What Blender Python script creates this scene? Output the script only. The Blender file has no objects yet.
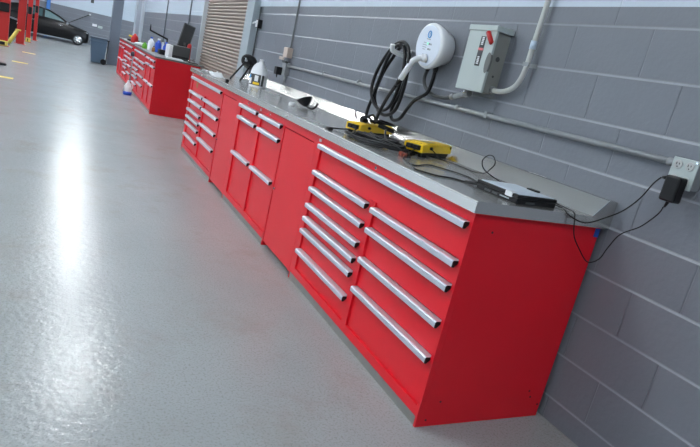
import bpy, bmesh, math, random
from mathutils import Vector, Matrix
C = bpy.context.scene.collection
rnd = random.Random(7)
PI = math.pi

# ------------------------------------------------------------------ materials
def mat(name, col, rough=.5, metal=0., coat=0., noise=0., nscale=8., bump=0., bscale=60., emit=None, estr=1., trans=0., spec=None, stretch=None, rvar=0.):
    m = bpy.data.materials.new(name); m.use_nodes = True
    nt = m.node_tree; b = nt.nodes['Principled BSDF']
    b.inputs['Base Color'].default_value = (*col, 1); b.inputs['Roughness'].default_value = rough
    b.inputs['Metallic'].default_value = metal; b.inputs['Coat Weight'].default_value = coat
    b.inputs['Coat Roughness'].default_value = .12
    if spec is not None: b.inputs['Specular IOR Level'].default_value = spec
    if trans: b.inputs['Transmission Weight'].default_value = trans
    if emit: b.inputs['Emission Color'].default_value = (*emit, 1); b.inputs['Emission Strength'].default_value = estr
    tc = nt.nodes.new('ShaderNodeTexCoord'); src = tc.outputs['Object']
    if stretch:
        mp = nt.nodes.new('ShaderNodeMapping'); mp.inputs['Scale'].default_value = stretch
        nt.links.new(src, mp.inputs['Vector']); src = mp.outputs['Vector']
    if noise or rvar:
        n = nt.nodes.new('ShaderNodeTexNoise'); n.inputs['Scale'].default_value = nscale; n.inputs['Detail'].default_value = 4
        nt.links.new(src, n.inputs['Vector'])
        if noise:
            mx = nt.nodes.new('ShaderNodeMix'); mx.data_type = 'RGBA'
            mx.inputs['A'].default_value = (*[c * (1 - noise) for c in col], 1)
            mx.inputs['B'].default_value = (*[min(1, c * (1 + noise)) for c in col], 1)
            nt.links.new(n.outputs['Fac'], mx.inputs['Factor']); nt.links.new(mx.outputs['Result'], b.inputs['Base Color'])
        if rvar:
            mr = nt.nodes.new('ShaderNodeMapRange'); mr.inputs['From Min'].default_value = .3; mr.inputs['From Max'].default_value = .7
            mr.inputs['To Min'].default_value = rough - rvar; mr.inputs['To Max'].default_value = rough + rvar
            nt.links.new(n.outputs['Fac'], mr.inputs['Value']); nt.links.new(mr.outputs['Result'], b.inputs['Roughness'])
    if bump:
        n2 = nt.nodes.new('ShaderNodeTexNoise'); n2.inputs['Scale'].default_value = bscale; n2.inputs['Detail'].default_value = 3
        nt.links.new(src, n2.inputs['Vector'])
        bp = nt.nodes.new('ShaderNodeBump'); bp.inputs['Strength'].default_value = 1; bp.inputs['Distance'].default_value = bump
        nt.links.new(n2.outputs['Fac'], bp.inputs['Height']); nt.links.new(bp.outputs['Normal'], b.inputs['Normal'])
    return m

RED = mat('red_powder_coat', (.76, .006, .019), .40, coat=.12, noise=.04, nscale=5, spec=.42)
REDIN = mat('red_inner', (.42, .006, .012), .5, noise=.05)
REDLIFT = mat('red_lift_paint', (.42, .012, .010), .4, noise=.1, nscale=3)
ALU = mat('brushed_aluminium', (.62, .65, .72), .42, metal=.55, noise=.05, nscale=30, stretch=(1, .05, 1))
STEEL = mat('stainless_steel', (.72, .70, .66), .26, metal=1, noise=.05, nscale=3, stretch=(1, .4, 1), rvar=.02)
STEELT = mat('satin_steel_top', (.74, .73, .71),  .24, metal=.8, noise=.05, nscale=3, stretch=(1, .4, 1), rvar=.05)
STEELB = mat('steel_toe_strip', (.36, .35, .33), .45, metal=.8, noise=.15, nscale=20)
DARK = mat('dark_gap', (.02, .02, .022), .8, noise=.1)
BLK = mat('black_plastic', (.007, .007, .008), .45, noise=.15, nscale=30, spec=.3)
RUB = mat('black_rubber_cable', (.006, .006, .007), .42, spec=.3, noise=.15, nscale=30)
YEL = mat('yellow_plastic', (.85, .56, .01), .38, noise=.06, nscale=20)
YELP = mat('yellow_floor_paint', (.72, .58, .12), .5, noise=.15, nscale=20)
WHT = mat('white_plastic', (.80, .82, .84), .3, coat=.3, noise=.02)
WHTF = mat('white_face_plate', (.74, .80, .90), .3, noise=.02)
GREYBOX = mat('grey_enamel', (.44, .50, .49), .38, noise=.04, nscale=10)
GREYSIDE = mat('grey_galvanised', (.24, .245, .23), .5, noise=.08, nscale=14)
GALV = mat('galvanised_conduit', (.30, .315, .325), .42, metal=.35, noise=.1, nscale=25)
PVC = mat('grey_painted_conduit', (.50, .51, .49), .45, noise=.06, nscale=25)
CHROME = mat('chrome', (.75, .76, .78), .2, metal=1, noise=.03)
REDH = mat('red_lever_plastic', (.50, .012, .012), .4, noise=.05)
LID = mat('silver_lid', (.66, .74, .82), .35, metal=.2, noise=.04)
BLUE = mat('blue_plastic', (.02, .08, .50), .4, noise=.1)
BLUET = mat('blue_tape', (.02, .09, .45), .6, noise=.1)
GREENP = mat('green_plastic', (.16, .50, .05), .45, noise=.1)
BINC = mat('blue_grey_bin', (.085, .135, .20), .5, noise=.06)
CARB = mat('car_black_paint', (.004, .004, .005), .3, spec=.3, noise=.05)
GLASS = mat('car_glass', (.05, .09, .095), .08, noise=.03)
SHUT = mat('shutter_slats', (.30, .245, .21), .5, noise=.06, nscale=5)
JAMB = mat('door_jamb_paint', (.36, .42, .46), .45, noise=.03)
COLM = mat('column_grey_paint', (.17, .20, .25), .5, noise=.04, bump=.0005)
TAN = mat('tan_plastic', (.60, .49, .42), .55, noise=.05)
REFLB = mat('reflection_brown', (.46, .20, .08), .6, noise=.25, nscale=30)
ORNG = mat('orange_dots', (.55, .16, .08), .5, noise=.1)
PAPER = mat('white_cloth', (.78, .80, .82), .8, noise=.04)
CEIL = mat('ceiling_white', (.66, .69, .72), .8, noise=.03)
LAMP = mat('lamp_diffuser', (.9, .92, .95), .5, noise=.01, emit=(.93, .97, 1.), estr=118)
COPPER = mat('copper_red_clip', (.34, .07, .04), .4, metal=.3, noise=.2)
DKGREY = mat('dark_grey_plastic', (.055, .06, .062), .5, noise=.1)
LBLACK = mat('label_black', (.02, .02, .022), .4, noise=.1)
LBLUE = mat('emblem_blue', (.10, .34, .66), .4, noise=.05)
LGREY = mat('print_grey', (.38, .42, .46), .5, noise=.05)
LPINK = mat('print_red', (.75, .16, .17), .4, noise=.05)
LED = mat('green_led', (.2, .8, .4), .4, noise=.02, emit=(.3, .95, .6), estr=.8)
WGLASS = mat('window_glass', (.9, .95, .97), .02, noise=.01, trans=1.)
FRAME = mat('window_frame_alu', (.4, .42, .45), .4, metal=.4, noise=.05)

def wall_mat(name, zline, blocks=True, yaxis=True):
    m = bpy.data.materials.new(name); m.use_nodes = True; nt = m.node_tree; N = nt.nodes; L = nt.links
    b = N['Principled BSDF']; b.inputs['Roughness'].default_value = .42
    tc = N.new('ShaderNodeTexCoord'); sp = N.new('ShaderNodeSeparateXYZ'); L.new(tc.outputs['Object'], sp.inputs[0])
    u = sp.outputs['Y' if yaxis else 'X']; z = sp.outputs['Z']
    def math_(op, a, c, d=None):
        n = N.new('ShaderNodeMath'); n.operation = op
        for i, v in enumerate((a, c) if d is None else (a, c, d)):
            if isinstance(v, (int, float)): n.inputs[i].default_value = v
            else: L.new(v, n.inputs[i])
        return n.outputs[0]
    # painted line: light blue white above, slate grey below
    above = math_('GREATER_THAN', z, zline)
    n1 = N.new('ShaderNodeTexNoise'); n1.inputs['Scale'].default_value = 2.5; n1.inputs['Detail'].default_value = 5
    L.new(tc.outputs['Object'], n1.inputs['Vector'])
    lo = N.new('ShaderNodeMix'); lo.data_type = 'RGBA'; L.new(n1.outputs['Fac'], lo.inputs['Factor'])
    lo.inputs['A'].default_value = (.150, .163, .190, 1); lo.inputs['B'].default_value = (.185, .200, .232, 1)
    mx = N.new('ShaderNodeMix'); mx.data_type = 'RGBA'; L.new(above, mx.inputs['Factor'])
    L.new(lo.outputs['Result'], mx.inputs['A']); mx.inputs['B'].default_value = (.50, .58, .66, 1)
    L.new(mx.outputs['Result'], b.inputs['Base Color'])
    # concrete block joints
    up = math_('GREATER_THAN', z, .918)
    sh = math_('MULTIPLY', up, -.1013)
    u2 = math_('ADD', math_('ADD', u, .2032 + .4064 * 40), sh)
    z2 = math_('ADD', z, .098 + .2032 * 10)
    cb = N.new('ShaderNodeCombineXYZ'); L.new(u2, cb.inputs[0]); L.new(z2, cb.inputs[1])
    br = N.new('ShaderNodeTexBrick'); L.new(cb.outputs[0], br.inputs['Vector'])
    br.inputs['Scale'].default_value = 1; br.inputs['Brick Width'].default_value = .4064; br.inputs['Row Height'].default_value = .2032
    br.inputs['Mortar Size'].default_value = .0048; br.inputs['Mortar Smooth'].default_value = .6
    n2 = N.new('ShaderNodeTexNoise'); n2.inputs['Scale'].default_value = 45; n2.inputs['Detail'].default_value = 5
    L.new(tc.outputs['Object'], n2.inputs['Vector'])
    # struck bed joints: each slopes out towards its lower edge; upright joints are shallow grooves
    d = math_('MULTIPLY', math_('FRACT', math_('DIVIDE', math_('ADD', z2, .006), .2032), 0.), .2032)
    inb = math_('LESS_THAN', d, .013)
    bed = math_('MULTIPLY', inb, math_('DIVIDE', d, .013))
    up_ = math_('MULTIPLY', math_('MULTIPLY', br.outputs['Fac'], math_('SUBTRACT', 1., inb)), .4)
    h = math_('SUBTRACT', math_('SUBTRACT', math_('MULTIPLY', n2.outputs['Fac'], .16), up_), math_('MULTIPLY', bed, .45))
    joint_shine = math_('MULTIPLY', math_('MULTIPLY', math_('LESS_THAN', d, .009), math_('GREATER_THAN', d, .001)), math_('MULTIPLY', n1.outputs['Fac'], .6))  # paler colour painted along bed joints for the light they catch
    dm = N.new('ShaderNodeMix'); dm.data_type = 'RGBA'; L.new(joint_shine, dm.inputs['Factor']); L.new(mx.outputs['Result'], dm.inputs['A']); dm.inputs['B'].default_value = (.42, .46, .50, 1)
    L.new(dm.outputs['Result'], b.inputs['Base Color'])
    bp = N.new('ShaderNodeBump'); bp.inputs['Distance'].default_value = .012; bp.inputs['Strength'].default_value = 1.
    L.new(h, bp.inputs['Height']); L.new(bp.outputs['Normal'], b.inputs['Normal'])
    return m

def floor_mat():
    m = bpy.data.materials.new('sealed_concrete'); m.use_nodes = True; nt = m.node_tree; N = nt.nodes; L = nt.links
    b = N['Principled BSDF']; b.inputs['Specular IOR Level'].default_value = .36; tc = N.new('ShaderNodeTexCoord')
    def noise(s, d=4, r=.5):
        n = N.new('ShaderNodeTexNoise'); n.inputs['Scale'].default_value = s; n.inputs['Detail'].default_value = d; n.inputs['Roughness'].default_value = r
        L.new(tc.outputs['Object'], n.inputs['Vector']); return n.outputs['Fac']
    def mixc(f, A, B):
        x = N.new('ShaderNodeMix'); x.data_type = 'RGBA'
        L.new(f, x.inputs['Factor'])
        for k, v in (('A', A), ('B', B)):
            if isinstance(v, tuple): x.inputs[k].default_value = (*v, 1)
            else: L.new(v, x.inputs[k])
        return x.outputs['Result']
    def ramp(f, a, c):
        r = N.new('ShaderNodeMapRange'); r.inputs['From Min'].default_value = a; r.inputs['From Max'].default_value = c; L.new(f, r.inputs['Value']); return r.outputs['Result']
    base = mixc(noise(1.1, 6, .6), (.27, .295, .30), (.37, .395, .40))
    base = mixc(ramp(noise(1.9, 6, .75), .52, .75), base, (.29, .28, .265))
    base = mixc(ramp(noise(110, 3), .50, .80), base, (.21, .215, .21))
    base = mixc(ramp(noise(19, 2, .5), .80, .83), base, (.22, .13, .08))
    L.new(base, b.inputs['Base Color'])
    rr = N.new('ShaderNodeMapRange'); rr.inputs['To Min'].default_value = .18; rr.inputs['To Max'].default_value = .29
    L.new(noise(9, 5), rr.inputs['Value']); L.new(rr.outputs['Result'], b.inputs['Roughness'])
    bp = N.new('ShaderNodeBump'); bp.inputs['Distance'].default_value = .0022; bp.inputs['Strength'].default_value = .8
    L.new(noise(30, 3), bp.inputs['Height']); L.new(bp.outputs['Normal'], b.inputs['Normal'])
    return m
FLOOR = floor_mat()
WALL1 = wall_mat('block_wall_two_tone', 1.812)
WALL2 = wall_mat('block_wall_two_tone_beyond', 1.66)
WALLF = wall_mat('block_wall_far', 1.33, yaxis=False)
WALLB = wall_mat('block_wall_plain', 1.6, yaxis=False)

# ------------------------------------------------------------------ mesh helper
class MB:
    def __init__(s): s.v = []; s.f = []; s.mi = []; s.sm = []
    def add(s, vs, fs, mi=0, smooth=False):
        n = len(s.v); s.v += [Vector(v) for v in vs]; s.f += [[i + n for i in f] for f in fs]
        s.mi += [mi] * len(fs); s.sm += [smooth] * len(fs); return n
    def box(s, x0, x1, y0, y1, z0, z1, mi=0, bev=0.):
        if bev > 0:
            bm = bmesh.new(); bmesh.ops.create_cube(bm, size=1)
            for v in bm.verts: v.co = Vector(((x0 + x1) / 2 + v.co.x * (x1 - x0), (y0 + y1) / 2 + v.co.y * (y1 - y0), (z0 + z1) / 2 + v.co.z * (z1 - z0)))
            bmesh.ops.bevel(bm, geom=bm.edges[:], offset=bev, segments=2, profile=.5, affect='EDGES')
            bm.verts.index_update()
            s.add([v.co for v in bm.verts], [[v.index for v in f.verts] for f in bm.faces], mi); bm.free(); return s
        vs = [(x, y, z) for x in (x0, x1) for y in (y0, y1) for z in (z0, z1)]
        s.add(vs, [(0, 1, 3, 2), (4, 6, 7, 5), (0, 4, 5, 1), (2, 3, 7, 6), (0, 2, 6, 4), (1, 5, 7, 3)], mi); return s
    def cyl(s, p0, p1, r0, r1=None, n=16, mi=0, caps=True):
        p0 = Vector(p0); p1 = Vector(p1); r1 = r0 if r1 is None else r1
        d = (p1 - p0).normalized(); a = d.orthogonal().normalized(); b = d.cross(a)
        vs = []
        for p, r in ((p0, r0), (p1, r1)):
            for k in range(n):
                t = 2 * PI * k / n; vs.append(p + a * math.cos(t) * r + b * math.sin(t) * r)
        s.add(vs, [(k, (k + 1) % n, n + (k + 1) % n, n + k) for k in range(n)], mi, True)
        if caps: s.add(vs, [list(range(n))[::-1], list(range(n, 2 * n))], mi)
        return s
    def lathe(s, prof, o, ax=(0, 0, 1), n=24, mi=0, sx=1., sy=1., a0=None, sq=0.):
        o = Vector(o); d = Vector(ax).normalized(); a = Vector(a0) if a0 else d.orthogonal().normalized(); b = d.cross(a)
        vs = []
        for r, h in prof:
            for k in range(n):
                t = 2 * PI * k / n
                q = 1.
                if sq: c, e = abs(math.cos(t)), abs(math.sin(t)); q = 1 + sq * (1 / max(c, e) - 1)
                vs.append(o + d * h + a * math.cos(t) * r * sx * q + b * math.sin(t) * r * sy * q)
        m = len(prof)
        s.add(vs, [(i * n + k, i * n + (k + 1) % n, (i + 1) * n + (k + 1) % n, (i + 1) * n + k) for i in range(m - 1) for k in range(n)], mi, True)
        s.add(vs, [list(range(n))[::-1], [(m - 1) * n + k for k in range(n)]], mi)
        return s
    def tube(s, pts, r, n=10, mi=0, sub=6, closed=False):
        P = [Vector(p) for p in pts]
        if sub > 1 and len(P) > 2:
            Q = []
            for i in range(len(P) - 1):
                a = P[max(i - 1, 0)]; b = P[i]; c = P[i + 1]; d = P[min(i + 2, len(P) - 1)]
                for k in range(sub):
                    t = k / sub
                    Q.append(.5 * ((2 * b) + (-a + c) * t + (2 * a - 5 * b + 4 * c - d) * t * t + (-a + 3 * b - 3 * c + d) * t ** 3))
            Q.append(P[-1]); P = Q
        T = [(P[min(i + 1, len(P) - 1)] - P[max(i - 1, 0)]).normalized() for i in range(len(P))]
        a = T[0].orthogonal().normalized(); vs = []
        for i, p in enumerate(P):
            a = (a - T[i] * a.dot(T[i])).normalized(); b = T[i].cross(a)
            for k in range(n):
                t = 2 * PI * k / n; vs.append(p + (a * math.cos(t) + b * math.sin(t)) * r)
        m = len(P)
        s.add(vs, [(i * n + k, i * n + (k + 1) % n, (i + 1) * n + (k + 1) % n, (i + 1) * n + k) for i in range(m - 1) for k in range(n)], mi, True)
        s.add(vs, [list(range(n))[::-1], [(m - 1) * n + k for k in range(n)]], mi)
        return s
    def prism(s, poly, axis, a, b, mi=0):
        # poly: 2-D points in the plane across the axis ('y': (x,z); 'x': (y,z); 'z': (x,y))
        def P(u, v, t): return {'y': (u, t, v), 'x': (t, u, v), 'z': (u, v, t)}[axis]
        n = len(poly); vs = [P(u, v, a) for u, v in poly] + [P(u, v, b) for u, v in poly]
        s.add(vs, [(k, (k + 1) % n, n + (k + 1) % n, n + k) for k in range(n)] + [list(range(n))[::-1], list(range(n, 2 * n))], mi)
        return s
    def xf(s, M, start=0):
        for i in range(start, len(s.v)): s.v[i] = M @ s.v[i]
        return s
    def build(s, name, mats, parent=None, org=None):
        me = bpy.data.meshes.new(name)
        o = bpy.data.objects.new(name, me); C.objects.link(o)
        og = Vector(org) if org is not None else (Vector(ORG) if parent is not None else Vector((0, 0, 0)))
        me.from_pydata([tuple(v - og) for v in s.v], [], s.f)
        bm = bmesh.new(); bm.from_mesh(me); bmesh.ops.remove_doubles(bm, verts=bm.verts, dist=1e-6)
        bmesh.ops.recalc_face_normals(bm, faces=bm.faces)
        bm.to_mesh(me); bm.free()
        if len(me.polygons) == len(s.f):
            for p, i, q in zip(me.polygons, s.mi, s.sm): p.material_index = i; p.use_smooth = q
        for mm in (mats if isinstance(mats, (list, tuple)) else [mats]): me.materials.append(mm)
        if parent is not None: o.parent = parent
        elif org is not None: o.location = org
        return o
ORG = (0, 0, 0)
def tag(o, label, cat, group=None, kind=None):
    if label: o['label'] = label
    if cat: o['category'] = cat
    if group: o['group'] = group
    if kind: o['kind'] = kind
    return o
def thing(name, label, cat, loc, group=None):
    global ORG
    o = bpy.data.objects.new(name, None); C.objects.link(o); o.location = loc; o.empty_display_size = .1
    ORG = tuple(loc); return tag(o, label, cat, group)
def struct(mb, name, m, parent=None):
    o = mb.build(name, m, parent)
    if parent is None: o['kind'] = 'structure'
    return o

# ------------------------------------------------------------------ setting
Y0, Y1, YF, XL, H = -6., 18.5, 26.4, -14., 5.2
struct(MB().box(XL, 6, Y0, YF + .2, -.1, 0), 'floor', FLOOR)
struct(MB().box(XL, 6, Y0, YF + .2, H, H + .1), 'ceiling', CEIL)
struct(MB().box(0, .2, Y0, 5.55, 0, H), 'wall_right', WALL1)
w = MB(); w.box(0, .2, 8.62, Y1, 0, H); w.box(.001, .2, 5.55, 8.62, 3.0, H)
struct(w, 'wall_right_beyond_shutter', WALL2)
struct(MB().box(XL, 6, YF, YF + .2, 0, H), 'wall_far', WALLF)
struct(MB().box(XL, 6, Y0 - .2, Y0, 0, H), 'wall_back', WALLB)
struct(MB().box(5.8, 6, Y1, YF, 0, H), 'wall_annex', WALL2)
wl = MB(); op = [(-4., -.2), (1.6, 5.4), (7.2, 11.), (12.8, 16.6), (18.4, 22.2)]
yy = Y0
for a, b in op: wl.box(XL - .2, XL, yy, a, 0, H); wl.box(XL - .2, XL, a, b, 0, .35); wl.box(XL - .2, XL, a, b, 3.7, H); yy = b
wl.box(XL - .2, XL, yy, YF, 0, H)
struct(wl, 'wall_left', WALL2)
for i, (a, b) in enumerate(op):
    f = MB()
    for k in range(5): y = a + (b - a) * k / 4; f.box(XL - .14, XL - .06, max(a, y - .03), min(b, y + .03), .35, 3.7)
    for k in range(5): z = .35 + 3.35 * k / 4; f.box(XL - .13, XL - .07, a, b, max(.35, z - .03), min(3.7, z + .03))
    fo = struct(f, 'window_%d' % (i + 1), FRAME)
    ORG = (0, 0, 0)
    MB().box(XL - .102, XL - .098, a, b, .35, 3.7).build('pane', WGLASS, fo)
    ld = bpy.data.lights.new('daylight', 'AREA'); ld.shape = 'RECTANGLE'; ld.size = b - a; ld.size_y = 3.35; ld.cycles.is_portal = True
    lo = bpy.data.objects.new('daylight_portal', ld); C.objects.link(lo); lo.location = (XL - .25, (a + b) / 2, 2.02); lo.rotation_euler = (0, -PI / 2, PI/2*0)
    lo.rotation_euler = Vector((1, 0, 0)).to_track_quat('-Z', 'Z').to_euler()

# roller shutter in the wall
d = MB(); z = 0.; p = .047; prof = []
while z < 3.02:
    prof += [(.055, z), (.045, z + .004), (.028, z + p * .38), (.028, z + p * .62), (.045, z + p - .004)]; z += p
n = len(prof); vs = [(x, 5.84, zz) for x, zz in prof] + [(x, 8.62, zz) for x, zz in prof]
d.add(vs, [(i, i + 1, n + i + 1, n + i) for i in range(n - 1)])
o = struct(d, 'door_1', SHUT); o.data.polygons.foreach_set('use_smooth', [True] * len(o.data.polygons))
struct(MB().box(-.075, .2, 5.55, 5.86, 0, 3.1), 'trim_1', JAMB)
struct(MB().box(-.03, .2, 8.60, 8.65, 0, 3.1), 'trim_2', mat('pale_guide', (.55, .6, .64), .45, noise=.04))
struct(MB().box(-.02, .2, 5.5, 8.7, 2.95, 3.2), 'trim_3', JAMB)
# pale door and downpipe near the end of the right wall
dd = MB(); dd.box(-.03, .02, 17.0, 18.2, 0, 2.0); o = struct(dd, 'door_2', mat('pale_door', (.30, .34, .40), .5, noise=.04))
struct(MB().box(-.06, .02, 16.62, 16.98, 0, 2.2), 'trim_4', mat('pale_frame', (.50, .56, .62), .5, noise=.04))
struct(MB().box(-.06, .02, 18.22, 18.46, 0, 2.2), 'trim_5', bpy.data.materials['pale_frame'])
# square column
o = struct(MB().box(-.80, -.53, 17.0, 17.27, 0, H, bev=.01), 'trim_column', COLM)
# wall pipes far
for y in (9.78, 12.5):
    t = MB().cyl((-.02, y, 1.0), (-.02, y, H), .012).build('wall_pipe', mat('pipe_grey%d' % y, (.16, .18, .20), .5, noise=.05))
    tag(t, 'thin dark vertical pipe on the grey wall, %s' % ('just left of the roller shutter' if y < 10 else 'further left, behind the cluttered bench'), 'pipe')

# ------------------------------------------------------------------ ceiling lights
lights = [(-3.6, 2.6), (-3.2, -3.2), (-1.4, 8.1), (-1.35, 12.9), (-1.35, 17.8), (-1.35, 22.7), (-6., 3.2), (-6., 8.1), (-6., 12.9), (-6., 17.8), (-6., 22.7), (-6., -2.2), (-10.5, 8.1), (-10.5, 17.8), (2.6, 22.3)]  # first two lamps are unseen, put in to brighten cabinet fronts and end panel
lt = None
for x, y in lights:
    if lt is None:
        lt = thing('ceiling_light', 'white hanging shop light with a glowing diffuser under the ceiling', 'ceiling light', (x, y, 4.6), 'ceiling lights over the workshop, first two added and unseen')
        b_ = MB(); b_.prism([(x - .30, 4.62), (x + .30, 4.62), (x + .16, 4.74), (x - .16, 4.74)], 'y', y - .3, y + .3); b_.build('housing', CEIL, lt)
        MB().box(x - .26, x + .26, y - .28, y + .28, 4.6, 4.618).build('diffuser', LAMP, lt)
        MB().cyl((x, y, 4.74), (x, y, H), .012).build('stem', GALV, lt)
        kids = list(lt.children)
    else:
        r = lt.copy(); C.objects.link(r); r.location = (x, y, 4.6)
        for ch in kids: c2 = ch.copy(); C.objects.link(c2); c2.parent = r

# ------------------------------------------------------------------ tool cabinets
XF = -.708; XB = -.035
def handle(dr, y0, y1, zt):
    h = MB()
    h.prism([(XF + .014, zt), (XF - .018, zt), (XF - .024, zt - .005), (XF - .024, zt - .024), (XF - .020, zt - .028), (XF - .014, zt - .028), (XF - .016, zt - .008), (XF + .014, zt - .006)], 'y', y0 + .003, y1 - .003)
    for ya, yb in ((y0 + .001, y0 + .003), (y1 - .003, y1 - .001)):
        h.prism([(XF + .008, zt - .0005), (XF - .018, zt - .0005), (XF - .0235, zt - .005), (XF - .0235, zt - .027), (XF - .014, zt - .028), (XF + .002, zt - .012)], 'y', ya, yb, 1)
    return h.build('drawer_handle', [ALU, BLK], dr)
def drawers(root, y0, y1, tops, zend, plug=False):
    for i, zt in enumerate(tops):
        zb = (tops[i + 1] + .004) if i + 1 < len(tops) else zend
        m = MB(); m.box(XF + .012, XF + .024, y0 + .001, y1 - .001, zb, zt - .001); m.box(XF + .024, XB - .06, y0 + .012, y1 - .012, zb + .01, max(zb + .02, zt - .03))
        dr = m.build('drawer', RED, root)
        handle(dr, y0 + .001, y1 - .001, zt)
def carcass(root, y0, y1, ZT, stiles, rails, toe='steel', endpanel=False, zbot=.045):
    """stiles: list of (ya, yb, zlo, zhi) front bars; rails: same for horizontal"""
    m = MB(); T = .0015
    e = .0121
    prof = [(XF + .0285, ZT), (XB, ZT), (XB, .0), (XF + .002, .0), (XF + .002, zbot), (XF + .0285, zbot)] if toe == 'steel' else [(XF + .0285, ZT), (XB, ZT), (XB, .035), (XF + .0285, .035)]
    for ya in (y0, y1 - .012): m.prism(prof, 'y', ya, ya + .012)
    m.box(XF + .03, XB - .001, y0 + e, y1 - e, ZT - .012, ZT - .001); m.box(XB - .01, XB - .001, y0 + e, y1 - e, .03, ZT - .013); m.box(XF + .03, XB - .011, y0 + e, y1 - e, zbot, zbot + .012)
    o = m.build('carcass', RED, root)
    f = MB()
    for ya, yb, za, zb in stiles + rails: f.box(XF, XF + .028, ya, yb, za, zb)
    fo = f.build('face_frame', RED, root)
    if toe == 'steel': MB().box(XF + .004, XF + .012, y0 + .012, y1 - .012, 0, zbot).build('toe_strip', STEELB, root)
    else: MB().box(XF + .09, XF + .10, y0, y1, 0, .05).build('toe_board', DARK, root)
    return o
LT = [.713, .612, .511, .429, .353, .222]; RT = [.713, .612, .460, .306]
def cab_eleven(y0, y1, label, ZT=.911, group='red tool cabinets with eleven drawers', badge=True):
    root = thing('tool_cabinet', label, 'cabinet', ((XF + XB) / 2, (y0 + y1) / 2, 0), group)
    s = (y1 - y0) / 1.526; Y = lambda t: y0 + t * s
    k = ZT / .911
    a0, a1, b0, b1 = Y(.018), Y(.709), Y(.759), Y(1.450)
    carcass(root, y0, y1, ZT, [(y0, a0, .045, ZT), (a1, b0, .088, .735 * k), (b1, y1, .045, ZT)],
            [(a0, b1, .045, .088), (a0, b1, .870 * k, ZT)])
    drawers(root, a0, b1, [.868 * k], .718 * k)
    drawers(root, a0, a1, [z * k for z in RT], .09); drawers(root, b0, b1, [z * k for z in LT], .09)
    if badge:
        m = MB(); m.box(XF - .002, XF, b1 + .004, b1 + .034, .876, .892); m.build('maker_badge', [mat('badge', (.62, .55, .56), .35, metal=.2, noise=.3, nscale=90)], root)
        l = MB(); yl = Y(.774); l.cyl((XF + .002, yl, .889), (XF - .004, yl, .889), .0075); l.box(XF - .005, XF - .003, yl - .001, yl + .001, .884, .894); l.build('lock', CHROME, root)
    return root
def cab_six(y0, y1, label, ZT=.911, badge=True, group='red tool cabinets with six drawers'):
    root = thing('tool_cabinet', label, 'cabinet', ((XF + XB) / 2, (y0 + y1) / 2, 0), group)
    s = (y1 - y0) / 1.185; k = ZT / .911
    a0, a1, b0, b1 = y0 + .016 * s, y0 + .515 * s, y0 + .578 * s, y0 + 1.078 * s
    carcass(root, y0, y1, ZT, [(y0, a0, .045, ZT), (a1, b0, .088, .870 * k), (b1, y1, .045, ZT)], [(a0, b1, .045, .088), (a0, b1, .862 * k, ZT)])
    for u0, u1 in ((a0, a1), (b0, b1)):
        drawers(root, u0, u1, [.857 * k, .758 * k, .458 * k], .09)
        if badge:
            yl = (u0 + u1) / 2 + .05; l = MB(); l.cyl((XF + .002, yl, .884), (XF - .004, yl, .884), .0075); l.build('lock', CHROME, root)
    if badge:
        m = MB(); m.box(XF - .002, XF, a1 + .012, a1 + .04, .876, .892); m.build('maker_badge', bpy.data.materials['badge'], root)
    return root
def cab_door(y0, y1, label, ZT=.911):
    root = thing('door_cabinet', label, 'cabinet', ((XF + XB) / 2, (y0 + y1) / 2, 0), 'red single-door cabinets between the drawer cabinets')
    carcass(root, y0, y1, ZT, [(y0, y0 + .028, .036, ZT), (y1 - .014, y1, .036, ZT)], [(y0 + .028, y1 - .014, .858, ZT)], toe='dark')
    m = MB(); m.box(XF + .004, XF + .022, y0 + .031, y1 - .017, .036, .850, bev=.002); dr = m.build('door', RED, root)
    l = MB(); l.cyl((XF + .004, y1 - .045, .431), (XF - .006, y1 - .045, .431), .008); l.build('knob', CHROME, dr)
    return root
c1 = cab_eleven(.009, 1.535, 'red tool cabinet with eleven drawers and a bare end panel, nearest in the long row')
ORG = tuple(c1.location)
hs = MB()
for x, z in ((-.605, .842), (-.611, .112), (-.127, .133), (-.110, .102), (-.05, .06), (-.66, .03)):
    MB().cyl((x, .0095, z), (x, .0075, z), .0045, n=10).build('screw', DARK, c1)
MB().box(-.062, -.0355, .0065, .009, .868, .905).build('blue_tape', BLUET, c1)
cab_door(1.537, 2.108, 'plain red one-door cabinet next to the nearest eleven-drawer cabinet')
cab_six(2.110, 3.300, 'red cabinet with two columns of three drawers in the middle of the long row')
cab_door(3.302, 3.835, 'plain red one-door cabinet beside the farthest cabinet of the long row')
c5 = cab_eleven(3.837, 5.352, 'red eleven-drawer cabinet at the far end of the long row by the shutter')
ORG = tuple(c5.location)
MB().box(XF + .0065, XF + .008, 4.98, 5.07, .765, .825, bev=.0005).build('tan_reflection', REFLB, c5)  # brown patch painted on the drawer in place of a warm reflection

def worktop(y0, y1, label, x0=-.730, zt=.957, zb=.912, splash=True, endcap=True, xs=-.050):
    root = thing('worktop', label, 'worktop', (-.37, (y0 + y1) / 2, zb), 'stainless steel worktops on the long row')
    m = MB()
    poly = [(x0, zb), (x0, zt - .004), (x0 + .003, zt), (-.118, zt), (-.118, zb)]
    m.prism(poly, 'y', y0, y1); m.build('top', STEELT, root)
    m = MB(); m.prism([(-.118, zb), (-.118, zt), (xs, 1.028), (-.004, 1.028), (-.004, zb)], 'y', y0, y1); m.build('splashback', STEEL, root)
    if endcap:
        m = MB(); m.prism([(-.118, zt), (xs, 1.028), (xs - .004, 1.031), (-.123, zt + .003)], 'y', y0, y0 + .004); m.build('end_trim', CHROME, root)
    return root
worktop(-.008, 2.788, 'nearer stainless steel worktop with sloped splashback on the red cabinets')
worktop(2.791, 5.37, 'farther stainless steel worktop under the white jug', endcap=False, xs=-.038)

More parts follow.
